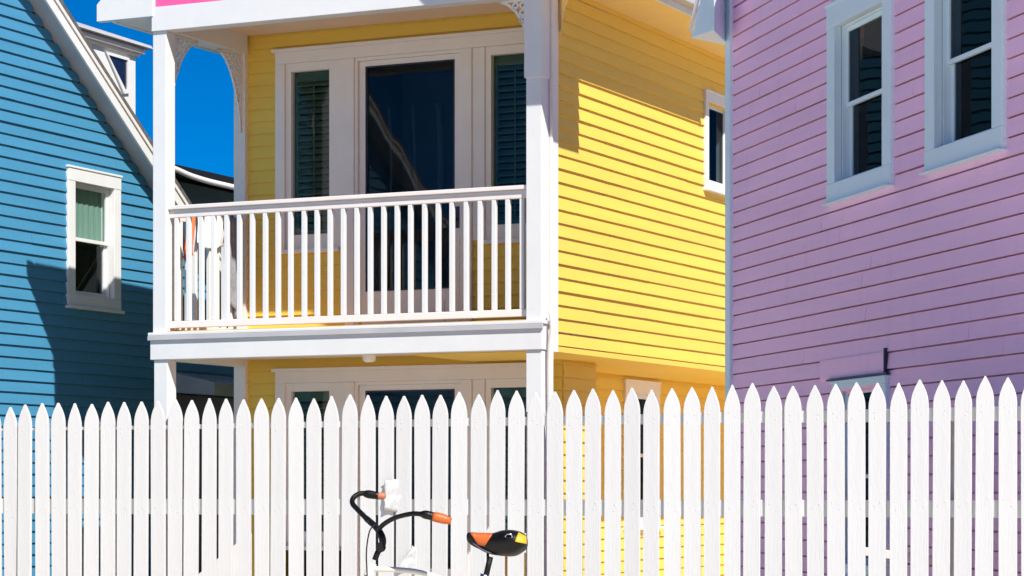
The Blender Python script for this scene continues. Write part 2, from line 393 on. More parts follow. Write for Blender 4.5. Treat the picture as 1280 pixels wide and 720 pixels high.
# deck: nosing, rim beam, side beams, ceiling of the lower porch
d = MB(); d.box(-W_-.03, .03, -.035, .13, 1.338, 1.366); d.box(-W_-.03, -.13, .131, PD-.07, 1.338, 1.366); d.build('deck_nosing', M['white'], yh, bevel=.006)
d = MB()
n = 11
for i in range(n):
    y0 = .0+(PD-.08)*i/n; d.box(-W_+.0, -.005, y0+.003, y0+(PD-.08)/n-.003, 1.367, 1.377)
d.build('deck_floor', M['deck'], yh)
d = MB(); d.box(-W_-.015, .012, -.018, .10, 1.13, 1.337); d.box(-W_-.015, -W_+.10, .101, PD-.07, 1.13, 1.337); d.box(-.10, .0, .30, PD-.07, 1.13, 1.337)
d.build('deck_beam', M['white'], yh, bevel=.004)
d = MB(); d.box(-W_-.03, .025, -.04, -.019, 1.298, 1.337); d.build('nosing_shade_strip', M['gutter'], yh, bevel=.003)  # grey strip standing for the shade under the deck nosing
d = MB(); d.box(-W_+.101, -.101, .101, PD-.05, 1.19, 1.22); d.build('porch_ceiling', M['ceiling'], yh)
# top beam, porch ceiling
d = MB(); d.box(-W_, 0, -.02, .12, 3.99, 4.20); d.box(-W_, -W_+.14, .121, PD-.06, 4.0, 4.20); d.box(-.14, 0, .121, PD-.06, 4.0, 4.20)
d.build('top_beam', M['white'], yh, bevel=.004)
d = MB(); d.box(-W_+.141, -.141, .121, PD-.02, 4.17, 4.19); d.build('porch_ceiling', M['ceiling'], yh)
# gable
AX = -W_/2; PITCH = .95; OV = .50; FO = .50
apex = EZ+.22+(W_/2+OV)*PITCH
g = MB(); fr = lambda p, q, t: (p, t, q)
g.prism([(-W_, 4.205), (0, 4.205), (0, 4.40), (AX, 4.40+(W_/2)*PITCH), (-W_, 4.40)], fr, .01, .1); g.build('gable_wall', M['magenta'], yh)
# soffits, fascias, gutters and roof slopes
for sg, ex in ((1, OV), (-1, OV-.08)):
    X = (lambda x: x) if sg > 0 else (lambda x: -W_-x)
    s = MB(); a, b = sorted((X(.0), X(ex))); s.box(a, b, .04, BACK+.3, EZ, EZ+.02); s.build('soffit', M['soffit'] if sg > 0 else M['bounce_white'], yh)
    s = MB(); a, b = sorted((X(ex+.001), X(ex+.03))); s.box(a, b, .04, BACK+.3, EZ-.01, EZ+.17); s.build('fascia', M['white'], yh, bevel=.003)
    a, b = sorted((X(ex+.031), X(ex+.13)))
    if sg > 0:
        s = MB(); s.box(a, b, .1, 3.0, EZ+.045, EZ+.15); s.build('gutter', M['gutter'], yh, bevel=.01)
        s = MB(); s.box(a-.004, b+.004, 2.985, 3.03, EZ+.04, EZ+.155); s.build('gutter_cap', M['steel'], yh, bevel=.004)
    # roof slope
    e0 = X(ex+.06); z0 = EZ+.19; top = z0+(W_/2+ex+.06)*PITCH
    fx = e0 if sg > 0 else -2.45; fz = top-abs(fx-AX)*PITCH
    r = MB(); r.prism([(e0, z0), (AX, top), (AX, top+.06), (e0, z0+.06)], fr, .041, BACK+.3); r.prism([(fx, fz), (AX, top), (AX, top+.06), (fx, fz+.06)], fr, -FO, .04); r.build('roof_slope', M['tin'], yh)
    if sg < 0: continue
    # rake board at the front of the overhang
    rk = MB(); rk.prism([(X(.30), EZ+.03), (X(.30), z0+.10), (AX, top-.02), (AX, top-.24)], fr, -FO-.025, -FO); rk.build('rake_board', M['white'], yh, bevel=.003)
    rs = MB(); rs.prism([(X(.28), EZ+.03), (AX, top-.25), (AX, top-.23), (X(.28), EZ+.05)], fr, -FO+.001, -.021); rs.build('rake_soffit', M['bounce_white'], yh)
# boxed return on the left, added shadow box on the right
s = MB(); s.prism([(-W_-.57, EZ), (-W_+.02, EZ-.0), (-W_+.02, EZ+.24), (-W_-.30, EZ+.40), (-W_-.57, EZ+.15)], fr, -.03, .039); s.build('return_and_shade_box', M['white'], yh, bevel=.004)
s = MB(); s.prism([(.03, -.62), (1.10, -.62), (1.10, -.09), (.5, .35), (.03, .35)], lambda p, q, t: (p, q, t), 4.145, 4.29); s.build('return_and_shade_box', M['white'], yh, bevel=.004)  # added out of view, shaped to cast the shadow on the side wall
# fretwork brackets
def bracket(fn, w, h, solid=False):
    b = MB(); t = .018; N = 14
    def P(x, z, k): return fn(x, z, k)
    def strip(c0, c1):
        for i in range(len(c0)-1):
            b.hexa([P(*c0[i], -t/2), P(*c0[i+1], -t/2), P(*c1[i+1], -t/2), P(*c1[i], -t/2), P(*c0[i], t/2), P(*c0[i+1], t/2), P(*c1[i+1], t/2), P(*c1[i], t/2)])
    strip([(0, 0), (0, -h)], [(.02, 0), (.02, -h)]); strip([(.021, 0), (w, 0)], [(.021, -.02), (w, -.02)])
    arc = lambda r: [(w-(w-r)*math.sin(math.pi/2*i/N)+0*r, -h+(h-r)*math.cos(math.pi/2*i/N)) for i in range(N+1)]
    c0 = [(w-(w-.022)*math.sin(math.pi/2*i/N)**(2/1.7), -.022-(h-.022)*(1-math.cos(math.pi/2*i/N)**(2/1.7))) for i in range(N+1)]
    c1 = [(max(.001, x-.016) if i > N*.6 else x-.016*i/(N*.6), z+.022) for i, (x, z) in enumerate(c0)]
    strip(c0, c1)
    if not solid:
        rr = .032; z = -.05
        for row in range(int(h/(rr*2))+1):
            x = .02+rr
            while True:
                # inside test against the arc
                u = (w-x-rr*.5)/(w-.022)
                if u <= 0 or u >= 1: break
                zl = -.022-(h-.022)*(1-(1-u**1.7)**(1/1.7))
                if z-rr*.5 < zl: break
                K = 10
                for k in range(K):
                    a0, a1 = 2*math.pi*k/K, 2*math.pi*(k+1)/K
                    strip([(x+rr*math.cos(a0), z+rr*math.sin(a0)), (x+rr*math.cos(a1), z+rr*math.sin(a1))], [(x+rr*.45*math.cos(a0), z+rr*.45*math.sin(a0)), (x+rr*.45*math.cos(a1), z+rr*.45*math.sin(a1))])
                x += rr*2
            z -= rr*1.9
    else:
        strip(c1, [(.0, z) if i > 1 else (x, 0) for i, (x, z) in enumerate(c1)])
    return b
bracket(lambda x, z, k: (-W_+.07+k, CW+.001+x, 3.998+z), .46, .78).build('bracket', M['white'], yh)
bracket(lambda x, z, k: (-W_+.07+k, PD-.062-x, 3.998+z), .40, .72).build('bracket', M['bounce_white'], yh)
bracket(lambda x, z, k: (-CW-.013-x, .08+k, 3.988+z), .26, .36).build('bracket', M['bounce_white'], yh)
bracket(lambda x, z, k: (.04+k, .262+x, 4.118+z), .30, .40, True).build('bracket', M['soffit'], yh)
# railings
def railing(x0, x1, y0, y1, nb):
    hr = MB(); L = math.hypot(x1-x0, y1-y0); ux, uy = (x1-x0)/L, (y1-y0)/L; px, py = -uy, ux
    def bb(mb, s0, s1, o0, o1, z0, z1):
        q = [(x0+ux*s+px*o, y0+uy*s+py*o) for s, o in ((s0, o0), (s1, o0), (s1, o1), (s0, o1))]
        mb.hexa([(a, b, z0) for a, b in q]+[(a, b, z1) for a, b in q])
    bb(hr, 0, L, -.045, .045, 2.435, 2.47); bb(hr, 0, L, -.02, .02, 2.365, 2.434);
    r = hr.build('railing', M['bounce_white'], yh, bevel=.005)
    br = MB(); bb(br, 0, L, -.022, .022, 1.405, 1.465); br.build('bottom_rail', M['bounce_white'], r, bevel=.005)
    for i in range(nb):
        s = L*(i+.5)/nb+random.gauss(0, .002)
        b = MB(); tw = random.gauss(0, .0015); bb(b, s-.019+tw, s+.019+tw, -.019, .019, 1.466, 2.364); b.build('baluster', M['white'], r, bevel=.003)
railing(-W_+CW, -CW, .07, .07, 27)
railing(-W_+.07, -W_+.07, CW, PD-.06, 10)
# downspout on the right corner
d = MB(); d.tube(smooth_path([(.06, .06, 1.44), (.075, .05, 1.30), (.05, .06, 1.1), (.045, .07, .7), (.055, .07, .3), (.05, .07, -.5), (.05, .07, -1.15)], 5), .026, 12)
d.build('downspout', M['bounce_white'], yh)
l_ = MB(); l_.tube([(-1.78, .35, 1.195), (-1.78, .35, 1.16), (-1.78, .35, 1.155), (-1.78, .35, 1.10), (-1.78, .35, 1.085)], [.085, .085, .06, .055, .035], 24)
lp = l_.build('ceiling_lamp', M['lamp'], yh)

# things on the balcony
def drape(name, m, x0, x1, top, drop, y, label, cat, seed, xo=0):
    rnd = random.Random(seed); mb = MB(); N, K = 18, 22; ph = rnd.random()*6
    yx = empty(name, (0, 0), 0)
    g = []
    for j in range(K+1):
        row = []
        for i in range(N+1):
            t = i/N; s = x0+(x1-x0)*t
            v = j/K; zz = top-drop*max(0, v-.12)/.88*(1+.08*math.sin(t*5+ph)) if v > .12 else top+.012
            o = (.055 if v > .12 else -.05+.105*v/.12)+.018*math.sin(t*17+ph+v*2)*min(1, v*2)+.01*math.sin(t*31+v*6)
            row.append(mb.bm.verts.new((-W_+.07+o, s+.02*math.sin(v*4+ph), zz)))
        g.append(row)
    for j in range(K):
        for i in range(N): f = mb.bm.faces.new([g[j][i], g[j][i+1], g[j+1][i+1], g[j+1][i]]); f.smooth = True
    bpy.data.objects.remove(yx)
    o = mb.build(name, m); o.location = (O[0], O[1], 0); o.rotation_euler = yh.rotation_euler
    sm = o.modifiers.new('thick', 'SOLIDIFY'); sm.thickness = .006
    tag(o, label, cat); return o
drape('towel', M['ocloth'], .34, .46, 2.475, .42, 0, 'narrow orange towel hanging over the left side railing of the yellow balcony', 'towel', 1)
drape('towel', M['cloth'], .50, .98, 2.478, .30, 0, 'wide crumpled white towel draped over the left side railing of the yellow balcony', 'towel', 2)
drape('towel', M['gcloth'], 1.02, 1.20, 2.475, .85, 0, 'long grey towel hanging over the left side railing nearest the back pilaster', 'towel', 5)

# ================================================================== BLUE HOUSE
bh = empty('blue_house', (-4.81, 23.3), math.atan2(-.402, .916))
tag(bh, 'light blue clapboard gable house with white window and dormer on the left', 'house')
bw = lambda s, o, z: (o, s, z)
RT = lambda s: 5.18-.71*s; RB = lambda s: 4.985-.71*s
RIDGE = -2.2; EAVE = 5.2
w = MB()
wz = (1.086, 2.031, 1.78, 3.16)
def bs1(z): return min(EAVE-.2, (4.99-z)/.71)
def bs0(z): return max(2*RIDGE-(EAVE-.2), 2*RIDGE-(4.99-z)/.71)
clap(w, bw, bs0, bs1, -1.15, RB(RIDGE)-.02, [(wz[0]+.07, wz[1]-.07, wz[2]+.10, wz[3]-.07)], e=.1105, z_phase=-.03)
w.build('side_wall', M['blue'], bh)
w = MB(); w.box(-8, -.02, EAVE-.25, EAVE-.2, -1.15, RB(EAVE)+.1); w.box(-8, -.02, 2*RIDGE-EAVE+.2, 2*RIDGE-EAVE+.25, -1.15, RB(EAVE)+.1)
w.box(-8.05, -8, 2*RIDGE-EAVE+.2, EAVE-.2, -1.15, RB(EAVE)); w.build('outer_wall', M['blue'], bh)
fs = lambda p, q, t: (t, p, q)
for sg in (1, -1):
    Y = (lambda y: y) if sg > 0 else (lambda y: 2*RIDGE-y)
    r = MB(); r.prism([(Y(EAVE), RT(EAVE)-.03), (RIDGE, RT(RIDGE)-.03), (RIDGE, RT(RIDGE)+.02), (Y(EAVE), RT(EAVE)+.02)], fs, -8.3, .225); r.build('roof_slope', M['shingle'], bh)
    r = MB(); r.prism([(Y(EAVE), RB(EAVE)), (RIDGE, RB(RIDGE)), (RIDGE, RT(RIDGE)-.031), (Y(EAVE), RT(EAVE)-.031)], fs, .18, .205); r.build('rake_board', M['white'], bh, bevel=.003)
    r = MB(); r.prism([(Y(EAVE), RB(EAVE)+.02), (RIDGE, RB(RIDGE)+.02), (RIDGE, RB(RIDGE)+.045), (Y(EAVE), RB(EAVE)+.045)], fs, -.02, .179); r.build('rake_soffit', M['gutter'], bh)
    r = MB(); r.prism([(Y(EAVE), RT(EAVE)-.075), (RIDGE, RT(RIDGE)-.075), (RIDGE, RT(RIDGE)-.031), (Y(EAVE), RT(EAVE)-.031)], fs, .206, .222); r.build('crown_moulding', M['bounce_white'], bh)
window(bh, bw, *wz, .125, M['white'], M['glass'], M['dark'], curtain=M['curtain'], sillh=.03)
# dormer
DX = -.8
dr = MB(); dr.box(DX-1.5, DX, 1.4, 3.62, 2.6, 4.70); dm = dr.build('dormer', M['white'], bh, bevel=.004)
d = MB()
d.box(DX-1.6, DX+.03, 1.3, 3.66, 4.70, 4.735); d.box(DX-1.65, DX+.07, 1.25, 3.71, 4.736, 4.775); d.box(DX-1.6, DX+.04, 1.3, 3.68, 4.776, 4.80)
d.build('cornice', M['bounce_white'], dm, bevel=.006)
d = MB(); d.hexa([(DX-1.7, 1.2, 4.801), (DX+.12, 1.2, 4.801), (DX+.12, 3.80, 4.801), (DX-1.7, 3.80, 4.801), (DX-1.7, 1.2, 4.86), (DX+.10, 1.2, 4.86), (DX+.10, 3.78, 4.84), (DX-1.7, 3.78, 4.84)])
d.build('dormer_roof', M['gutter'], dm, bevel=.006)
dw = lambda s, o, z: (DX+o, s, z)
d = MB(); d.prism([(3.05, 4.63), (3.43, 4.63), (3.43, 4.32), (3.385, 4.31)], lambda p, q, t: (t, p, q), DX+.002, DX+.006)
d.build('pane', mat('dark_pane', (.01, .012, .03), .08, .2, 2, 0, spec=.8), dm)
d = MB(); tp = [(3.05, 4.63), (3.43, 4.63), (3.43, 4.32), (3.385, 4.31)]; to_ = [(3.0, 4.66), (3.46, 4.66), (3.46, 4.28), (3.36, 4.26)]
for i in range(4):
    k = (i+1) % 4; q = [to_[i], to_[k], tp[k], tp[i]]
    d.hexa([(DX+.001, a, b) for a, b in q]+[(DX+.024, a, b) for a, b in q])
d.build('window_frame', M['white'], dm)
# awning over a side entry, low on the shaded wall
aw = MB(); aw.hexa([(.022, 3.0, 1.02), (.55, 3.0, .98), (.55, 4.9, .98), (.022, 4.9, 1.02), (.022, 3.0, 1.24), (.55, 3.0, 1.12), (.55, 4.9, 1.12), (.022, 4.9, 1.24)])
aw.build('awning', M['gutter'], bh, bevel=.01)
aw = MB(); aw.box(.021, .05, 3.05, 4.85, -1.15, 1.0); aw.build('shaded_opening_panel', M['steel'], bh)  # dark panel standing for the shaded opening under the awning
aw = MB(); aw.box(.56, .64, 3.46, 3.66, 1.0, 1.10); aw.box(.57, .62, 3.40, 3.56, 1.104, 1.14); aw.build('wall_lamp', M['lamp'], bh, bevel=.012)

# ================================================================== PINK HOUSE
UNIT = .86
ph = empty('pink_house', (1.426, 16.254), math.atan2(.2277, .9737))
tag(ph, 'lilac pink clapboard house with white window trim coloured shade-blue on the right', 'house')
pw = lambda s, o, z: (-o, -s, z)                # s runs towards the camera
w1 = (2.194, 3.338, 1.915, 3.25); w2 = (3.893, 5.017, 1.915, 3.25); w3 = (2.30, 3.26, -.6, .705)
hole = lambda q, c: (q[0]+c, q[1]-c, q[2]+c, q[3]-c)
PT = lambda t: 3.86+.40*min(t, 5.5-t)
w = MB(); clap(w, pw, lambda z: max(0, (z-3.86)/.4), lambda z: min(5.5, 5.5-(z-3.86)/.4), -1.337, PT(2.75)-.05, [hole(w1, .09), hole(w2, .09), (w3[0]+.07, w3[1]-.07, w3[2]+.07, w3[3]-.02)], e=.1112, lip=.014, gap=.0105, back_=-.03, z_phase=-.02)
w.build('side_wall', M['pink'], ph)
w = MB(); w.box(.0, 7, -.0, .05, -1.337, 3.82); w.build('outer_wall', M['pink'], ph)
w = MB(); w.box(0.03, 7, -5.55, -5.5, -1.337, 3.82); w.build('outer_wall', M['pink'], ph)
w = MB(); w.prism([(0, -1.337), (-5.5, -1.337), (-5.5, 3.8), (-2.75, PT(2.75)-.06), (0, 3.8)], lambda p, q, t: (t, p, q), 7, 7.05); w.build('outer_wall', M['pink'], ph)
for a, b in ((.12, -2.75), (-5.62, -2.75)):
    za_ = 3.87-.4*.12; w = MB(); w.prism([(a, za_), (b, PT(2.75)), (b, PT(2.75)+.08), (a, za_+.08)], lambda p, q, t: (t, p, q), -.04, 7.2); w.build('roof_slope', M['shingle'], ph)
w = MB(); w.box(-.034, .002, -.10, .012, -1.337, 3.84); w.box(.003, .10, .051, .065, -1.337, 3.80); w.build('corner_board', M['shade_white'], ph, bevel=.004)
window(ph, pw, *w1, .145, M['shade_white'], M['glass_dim'], M['dark'], low_curtain=None, sillh=.012, recess=.075, sash=.028, zmid=2.58)
window(ph, pw, *w2, .145, M['shade_white'], M['glass_dim'], M['dark'], sillh=.012, recess=.075, sash=.028, zmid=2.58)
window(ph, pw, *w3, .09, M['shade_white'], M['glass_dim'], M['dark'], sillh=.03, topc=.03, sash=.025)
h_ = MB(); B = bx(pw); B(h_, 2.02, 3.22, .0, .019, .745, .880); h_.build('window_head_panel', M['pink'], ph, bevel=.003)
h_ = MB(); B(h_, 3.222, 3.235, .0, .034, .745, .90); B(h_, 2.2, 3.28, .016, .04, .73, .742); h_.build('flashing', M['steel'], ph)
# boxed eave end at the far corner (world coordinates turned into the house's own)
MI = Matrix.Translation((1.658, 18.9, 0)) @ Matrix.Rotation(math.atan2(.2277, .9737), 4, 'Z'); MI.invert()
def PL(x, y, z): v = MI @ Vector((x, y, z)); return (v.x, v.y, v.z)
N_, L_, Rr = (1.50, 18.40), (1.345, 18.70), (1.672, 19.06); L2 = (L_[0]+Rr[0]-N_[0], L_[1]+Rr[1]-N_[1])
zb = 3.407; zt = 3.9
s = MB(); lt = (1.46, 18.47)
a_ = [PL(*L_, zb), PL(*N_, zb), PL(*Rr, zb)]; b_ = [PL(1.47, 18.46, zt), PL(*N_, zt), PL(*Rr, zt)]
s.face(a_); s.face(b_)
for i in range(3): s.face([a_[i], a_[(i+1) % 3], b_[(i+1) % 3], b_[i]])
bmesh.ops.remove_doubles(s.bm, verts=s.bm.verts, dist=1e-5)
ev = s.build('eave_box', M['shade_white'], ph, bevel=.004)
s = MB()
s.hexa([PL(1.33, 18.69, zb+.05), PL(1.345, 18.66, zb+.05), PL(1.352, 18.70, zb+.05), PL(1.337, 18.72, zb+.05), PL(1.402, 18.57, 3.8), PL(1.43, 18.54, 3.8), PL(1.44, 18.58, 3.8), PL(1.41, 18.60, 3.8)])
s.build('rake_flashing', M['bounce_white'], ph)
UNIT = 1.0

# ================================================================== DARK HOUSE FAR BEHIND
fh = empty('dark_house', (-4.045, 30.0), math.atan2(-.402, .916))
tag(fh, 'teal house with siding coloured shade-dark, low black roof and white gutter seen through the balcony opening', 'house')
w = MB(); clap(w, lambda s, o, z: (o-.3, s, z), -.6, 6.0, -1.15, 3.80, e=.13); w.box(-6, -.34, -.6, 6.0, -1.15, 3.80); w.build('wall', M['teal'], fh)
r = MB(); r.prism([(-.0, 3.845), (-.0, 3.93), (-3, 4.0), (-6.4, 3.93), (-6.4, 3.845)], lambda p, q, t: (p, t, q), -.9, 6.3); r.build('roof', M['black'], fh)
r = MB(); r.tube(smooth_path([(.03, -.9, 3.88), (.03, -.2, 3.87), (.03, .4, 3.815), (.03, 1.5, 3.80), (.03, 6.3, 3.80)], 6), .035, 10); r.build('gutter', M['white'], fh)

# ================================================================== FENCE
UNIT = .86
fe = empty('picket_fence', (0, 12.083), math.atan2(-.367, .930))
tag(fe, 'long white picket fence with pointed pickets across the front of the houses', 'fence')
SP = .1152; PWD = .0925
top = lambda k: .553+.0103*k
def picket_mesh(seed, width, hp, curve):
    rnd = random.Random(seed); mb = MB(); t = .019; Nn = 8
    ol = [(-width/2, -1.845), (width/2, -1.845)]
    right = []
    for i in range(Nn+1):
        u = i/Nn; right.append((width/2*(1-u**curve), -hp+hp*u*1.0))
    right = [(x, z) for x, z in right if x > .002]+[(0.0025, 0)]
    ol = [(-width/2, -1.845), (width/2, -1.845)] + right + [(-x, z) for x, z in right[::-1]]
    mb.prism(ol, lambda p, q, tt: (p, tt, q), -t/2, t/2)
    for zz in (-.155, -.182, -.635, -.672):
        cx_ = rnd.choice((-1, 1))*rnd.uniform(.010, .024); cz_ = zz+rnd.gauss(0, .005); mb.tube([(cx_, -t/2+.001, cz_), (cx_, -t/2-.002, cz_)], .0045, 8)
    return mb
variants = []
for i in range(6):
    o = picket_mesh(i, PWD*(1+.02*(i % 3-1)), .125+.006*(i % 4), 1.75+.12*(i % 3)).build('picket', M['picket'], fe, bevel=.003, lift=False)
    variants.append(o)
used = set(); k = -34
for k in range(-31, 28):
    x = (k+.32)*SP
    v = random.randrange(6); src = variants[v]
    if v in used: o = src.copy(); COL.objects.link(o); o.parent = fe
    else: o = src; used.add(v)
    o.location = (UNIT*(x+random.gauss(0, .0022)), UNIT*(-.028+random.gauss(0, .0015)), H+UNIT*(top(x)+random.gauss(0, .006)))
    o.rotation_euler = (random.gauss(0, .004), random.gauss(0, .0028), random.gauss(0, .03))
for i in range(6):
    if i not in used: bpy.data.objects.remove(variants[i])
X0, X1 = -31.2*SP, 27.6*SP
for za, zb_ in ((.362, .41), (-.148, -.055), (-.92, -.83)):
    r = MB(); r.hexa([(X0, -.017, za+.0*X0), (X1, -.017, za), (X1, .02, za), (X0, .02, za), (X0, -.017, zb_+(.0103*X0 if za > 0 else 0)), (X1, -.017, zb_+(.0103*X1 if za > 0 else 0)), (X1, .02, zb_+(.0103*X1 if za > 0 else 0)), (X0, .02, zb_+(.0103*X0 if za > 0 else 0))])
    r.build('rail', M['picket'], fe, bevel=.003)
for x in (-2.28, .12, 2.52):
    p = MB(); p.box(x-.045, x+.045, .021, .111, -1.337, .44); p.build('post', M['picket'], fe, bevel=.005)

UNIT = 1.0

# ================================================================== BICYCLE
BY = 10.6; K = BY/3100
bk = empty('bicycle', ((540-640)*K, BY), 0)
tag(bk, 'cream bicycle with black saddle and swept handlebars parked before the fence', 'bicycle')
bx0 = (540-640)*K
def px(x, y, dy=0):        # bicycle drawing plane -> its own local metres
    Y = BY+dy; return ((x-640)*Y/3100-bx0, dy, (612-y)*Y/3100)
b = MB()
b.tube(smooth_path([px(468.5, 700), px(472, 691), px(478, 680), px(477, 670, .0), px(470, 659, .03), px(459, 649, .09), px(447, 637, .16), px(440.5, 629, .21), px(442, 622, .24), px(450, 617, .25), px(460, 617, .25)], 5),
       [.0125]*8+[.0155]*10+[.0140]*8+[.0115]*25, 12)
b.tube(smooth_path([px(473, 662, .0), px(480, 655, -.04), px(492, 648, -.10), px(505, 644, -.16), px(518, 642, -.20), px(532, 643.5, -.22)], 5), .0105, 12)
hb = b.build('handlebar', M['black'], bk)
g = MB(); g.tube(smooth_path([px(455, 617, .25), px(462, 618, .25), px(474, 620, .24)], 4), [.013, .0155, .017, .0185, .019, .0185, .018, .017, .016], 14); g.build('grip', M['leather'], hb)
g = MB(); g.tube(smooth_path([px(473, 619.8, .24), px(478, 620, .238), px(482, 620, .235)], 4), [.0165, .0165, .0165, .016, .0155, .0150, .014, .012, .009], 14); g.build('grip_end', mat('rust_leather', (.45, .16, .08), .5, .2, 12), hb)
g = MB(); g.tube(smooth_path([px(525, 642.5, -.21), px(533, 643.5, -.22), px(543, 646, -.22)], 4), [.011, .013, .016, .018, .019, .0185, .0185, .018, .018], 14); g.build('grip', M['leather'], hb)
g = MB(); g.tube(smooth_path([px(541, 645.5, -.22), px(552, 648, -.22), px(564, 651.5, -.22)], 4), [.0195, .0215, .022, .022, .0215, .021, .0195, .017, .013], 14); g.build('grip_end', M['orange'], hb)
g = MB(); g.tube([px(476, 684, -.02), px(476, 684, .02)], .022, 14); g.build('clamp', M['black'], hb, bevel=.002)
g = MB(); g.tube([px(461, 655, -.0), px(459, 650, -.0)], .004); g.tube(smooth_path([px(470, 655, -.05), px(462, 664, -.07), px(458, 690, -.06), px(459, 720, -.02)], 5), .003, 6); g.build('brake_cable', M['black'], hb)
# frame
f = MB()
f.tube(smooth_path([px(456, 735), px(459, 716), px(463.5, 711.5), px(474, 711.2), px(500, 712.5), px(522, 715), px(545, 721), px(575, 734), px(600, 752)], 5), .0115, 12)
f.tube([px(466, 704), px(455, 738), px(449, 757)], .017, 14)
f.tube(smooth_path([px(452, 748), px(490, 800), px(560, 868), px(592, 880)], 5), .016, 12)
f.tube([px(606, 722), px(600, 752), px(592, 880)], .0155, 12)
for sy in (-.05, .05):
    f.tube([px(600, 752), px(660, 810, sy), px(702, 848, sy*1.2)], .009, 8); f.tube([px(592, 880), px(650, 872, sy), px(702, 848, sy*1.2)], .009, 8)
    f.tube(smooth_path([px(449, 757), px(441, 772, sy), px(425, 830, sy*1.1), px(400, 848, sy*1.2)], 4), .010, 8)
f.build('frame', M['cream'], bk)
s = MB(); s.tube([px(607, 722), px(613, 696)], .0125, 12); s.build('seat_post', M['black'], bk)
s = MB(); s.tube([px(606.5, 718), px(605, 724)], .021, 12); s.build('seat_clamp', M['chrome'], bk)
def wheel(cx, cy, rp):
    c = Vector(px(cx, cy)); rr = rp*K
    def circ(r, n=48): return [c+Vector((r*math.cos(2*math.pi*i/n), 0, r*math.sin(2*math.pi*i/n))) for i in range(n+1)]
    t = MB(); t.tube(circ(rr-.02), .021, 10, cap=False); wo = t.build('wheel', M['black'], bk)
    t = MB(); t.tube(circ(rr-.045), .010, 8, cap=False); t.build('rim', M['cream'], wo)
    t = MB(); t.tube([c+Vector((0, -.05, 0)), c+Vector((0, .05, 0))], .02, 10)
    for i in range(28):
        a = 2*math.pi*i/28; t.tube([c+Vector((0, .02*(1 if i % 2 else -1), 0)), c+Vector(((rr-.045)*math.cos(a), 0, (rr-.045)*math.sin(a)))], .0012, 4)
    t.build('spokes', M['chrome'], wo)
ycen = 612+(H-.345)/K
wheel(396, ycen, .345/K); wheel(704, ycen, .345/K)
cr = MB(); cr.tube([px(592, 880, -.06), px(592, 880, .06)], .02, 12); cr.tube([px(592, 880, -.05), px(592, 860, -.052), px(600, 840, -.055)], .009, 8)
cr.tube([px(592, 880, .05), px(586, 905, .055)], .009, 8); cr.tube([px(592, 880, -.045), px(592, 880, -.035)], .09, 28); cr.build('crank', M['chrome'], bk)
pd = MB(); c = px(600, 840, -.1); pd.box(c[0]-.045, c[0]+.045, c[1]-.04, c[1]+.04, c[2]-.012, c[2]+.012); c = px(586, 905, .1); pd.box(c[0]-.045, c[0]+.045, c[1]-.04, c[1]+.04, c[2]-.012, c[2]+.012); pd.build('pedal', M['black'], bk, bevel=.004)

# saddle: cross-sections from nose (left) to tail (right); half width, top, bottom in photo units
SEC = [(583, 668, 674, .010), (584.5, 665.5, 677.5, .020), (588, 665, 681, .024), (595, 665.5, 685, .027), (603, 666, 688, .032), (611, 666.5, 691.5, .040), (618, 666, 694, .054), (625, 663, 695, .072), (633, 661.8, 695.8, .085), (641, 662, 696, .092), (648, 663.5, 694.5, .092), (654, 665.5, 690, .084), (658, 669, 687.5, .066), (660, 675, 683, .038)]
sd_ = MB(); rings = []; SEG = 24
for (x, yt, yb, hw) in SEC:
    c = px(x, (yt+yb)/2); hz = (yb-yt)/2*K; ring = []
    for k in range(SEG):
        a = 2*math.pi*k/SEG; ca, sa = math.cos(a), math.sin(a)
        w_ = hw*(abs(ca)**.75)*(1 if ca > 0 else -1)
        if sa < 0: w_ *= 1-.45*abs(sa)
        ring.append(sd_.bm.verts.new((c[0], w_, c[2]+hz*(abs(sa)**.8)*(1 if sa > 0 else -1))))
    rings.append(ring)
for i in range(len(rings)-1):
    for k in range(SEG):
        f_ = sd_.bm.faces.new([rings[i][k], rings[i][(k+1) % SEG], rings[i+1][(k+1) % SEG], rings[i+1][k]]); f_.smooth = True
sd_.bm.faces.new(rings[0][::-1]); sd_.bm.faces.new(rings[-1])
sad = sd_.build('saddle', M['leather'], bk, sub=1)
# coloured leather panels lying 2 mm proud of the saddle's near flank
def panel(name, pts, m, n=10):
    mb = MB(); 
    def surf(x, y):
        for i in range(len(SEC)-1):
            if SEC[i][0] <= x <= SEC[i+1][0]:
                t = (x-SEC[i][0])/(SEC[i+1][0]-SEC[i][0]); yt, yb, hw = [SEC[i][j]*(1-t)+SEC[i+1][j]*t for j in (1, 2, 3)]; break
        else: yt, yb, hw = SEC[-1][1:] if x > 600 else SEC[0][1:]
        cy = (yt+yb)/2; v = max(-1, min(1, (cy-y)/((yb-yt)/2)))
        sa = abs(v)**(1/.8); ca = math.sqrt(max(0, 1-sa*sa)); w_ = hw*ca**.75
        if v < 0: w_ *= 1-.45*sa
        p = px(x, y); return (p[0], -(w_+.0025), p[2])
    grid = []
    for i in range(n+1):
        u = i/n; row = []
        a, b_, c_, d_ = pts     # left-top, right-top, right-bottom, left-bottom
        for j in range(n+1):
            v = j/n
            x = (a[0]*(1-u)+b_[0]*u)*(1-v)+(d_[0]*(1-u)+c_[0]*u)*v; y = (a[1]*(1-u)+b_[1]*u)*(1-v)+(d_[1]*(1-u)+c_[1]*u)*v
            row.append(mb.bm.verts.new(surf(x, y)))
        grid.append(row)
    for i in range(n):
        for j in range(n): q = mb.bm.faces.new([grid[i][j], grid[i+1][j], grid[i+1][j+1], grid[i][j+1]]); q.smooth = True
    o = mb.build(name, m, sad); sm = o.modifiers.new('thick', 'SOLIDIFY'); sm.thickness = .003; sm.offset = 0
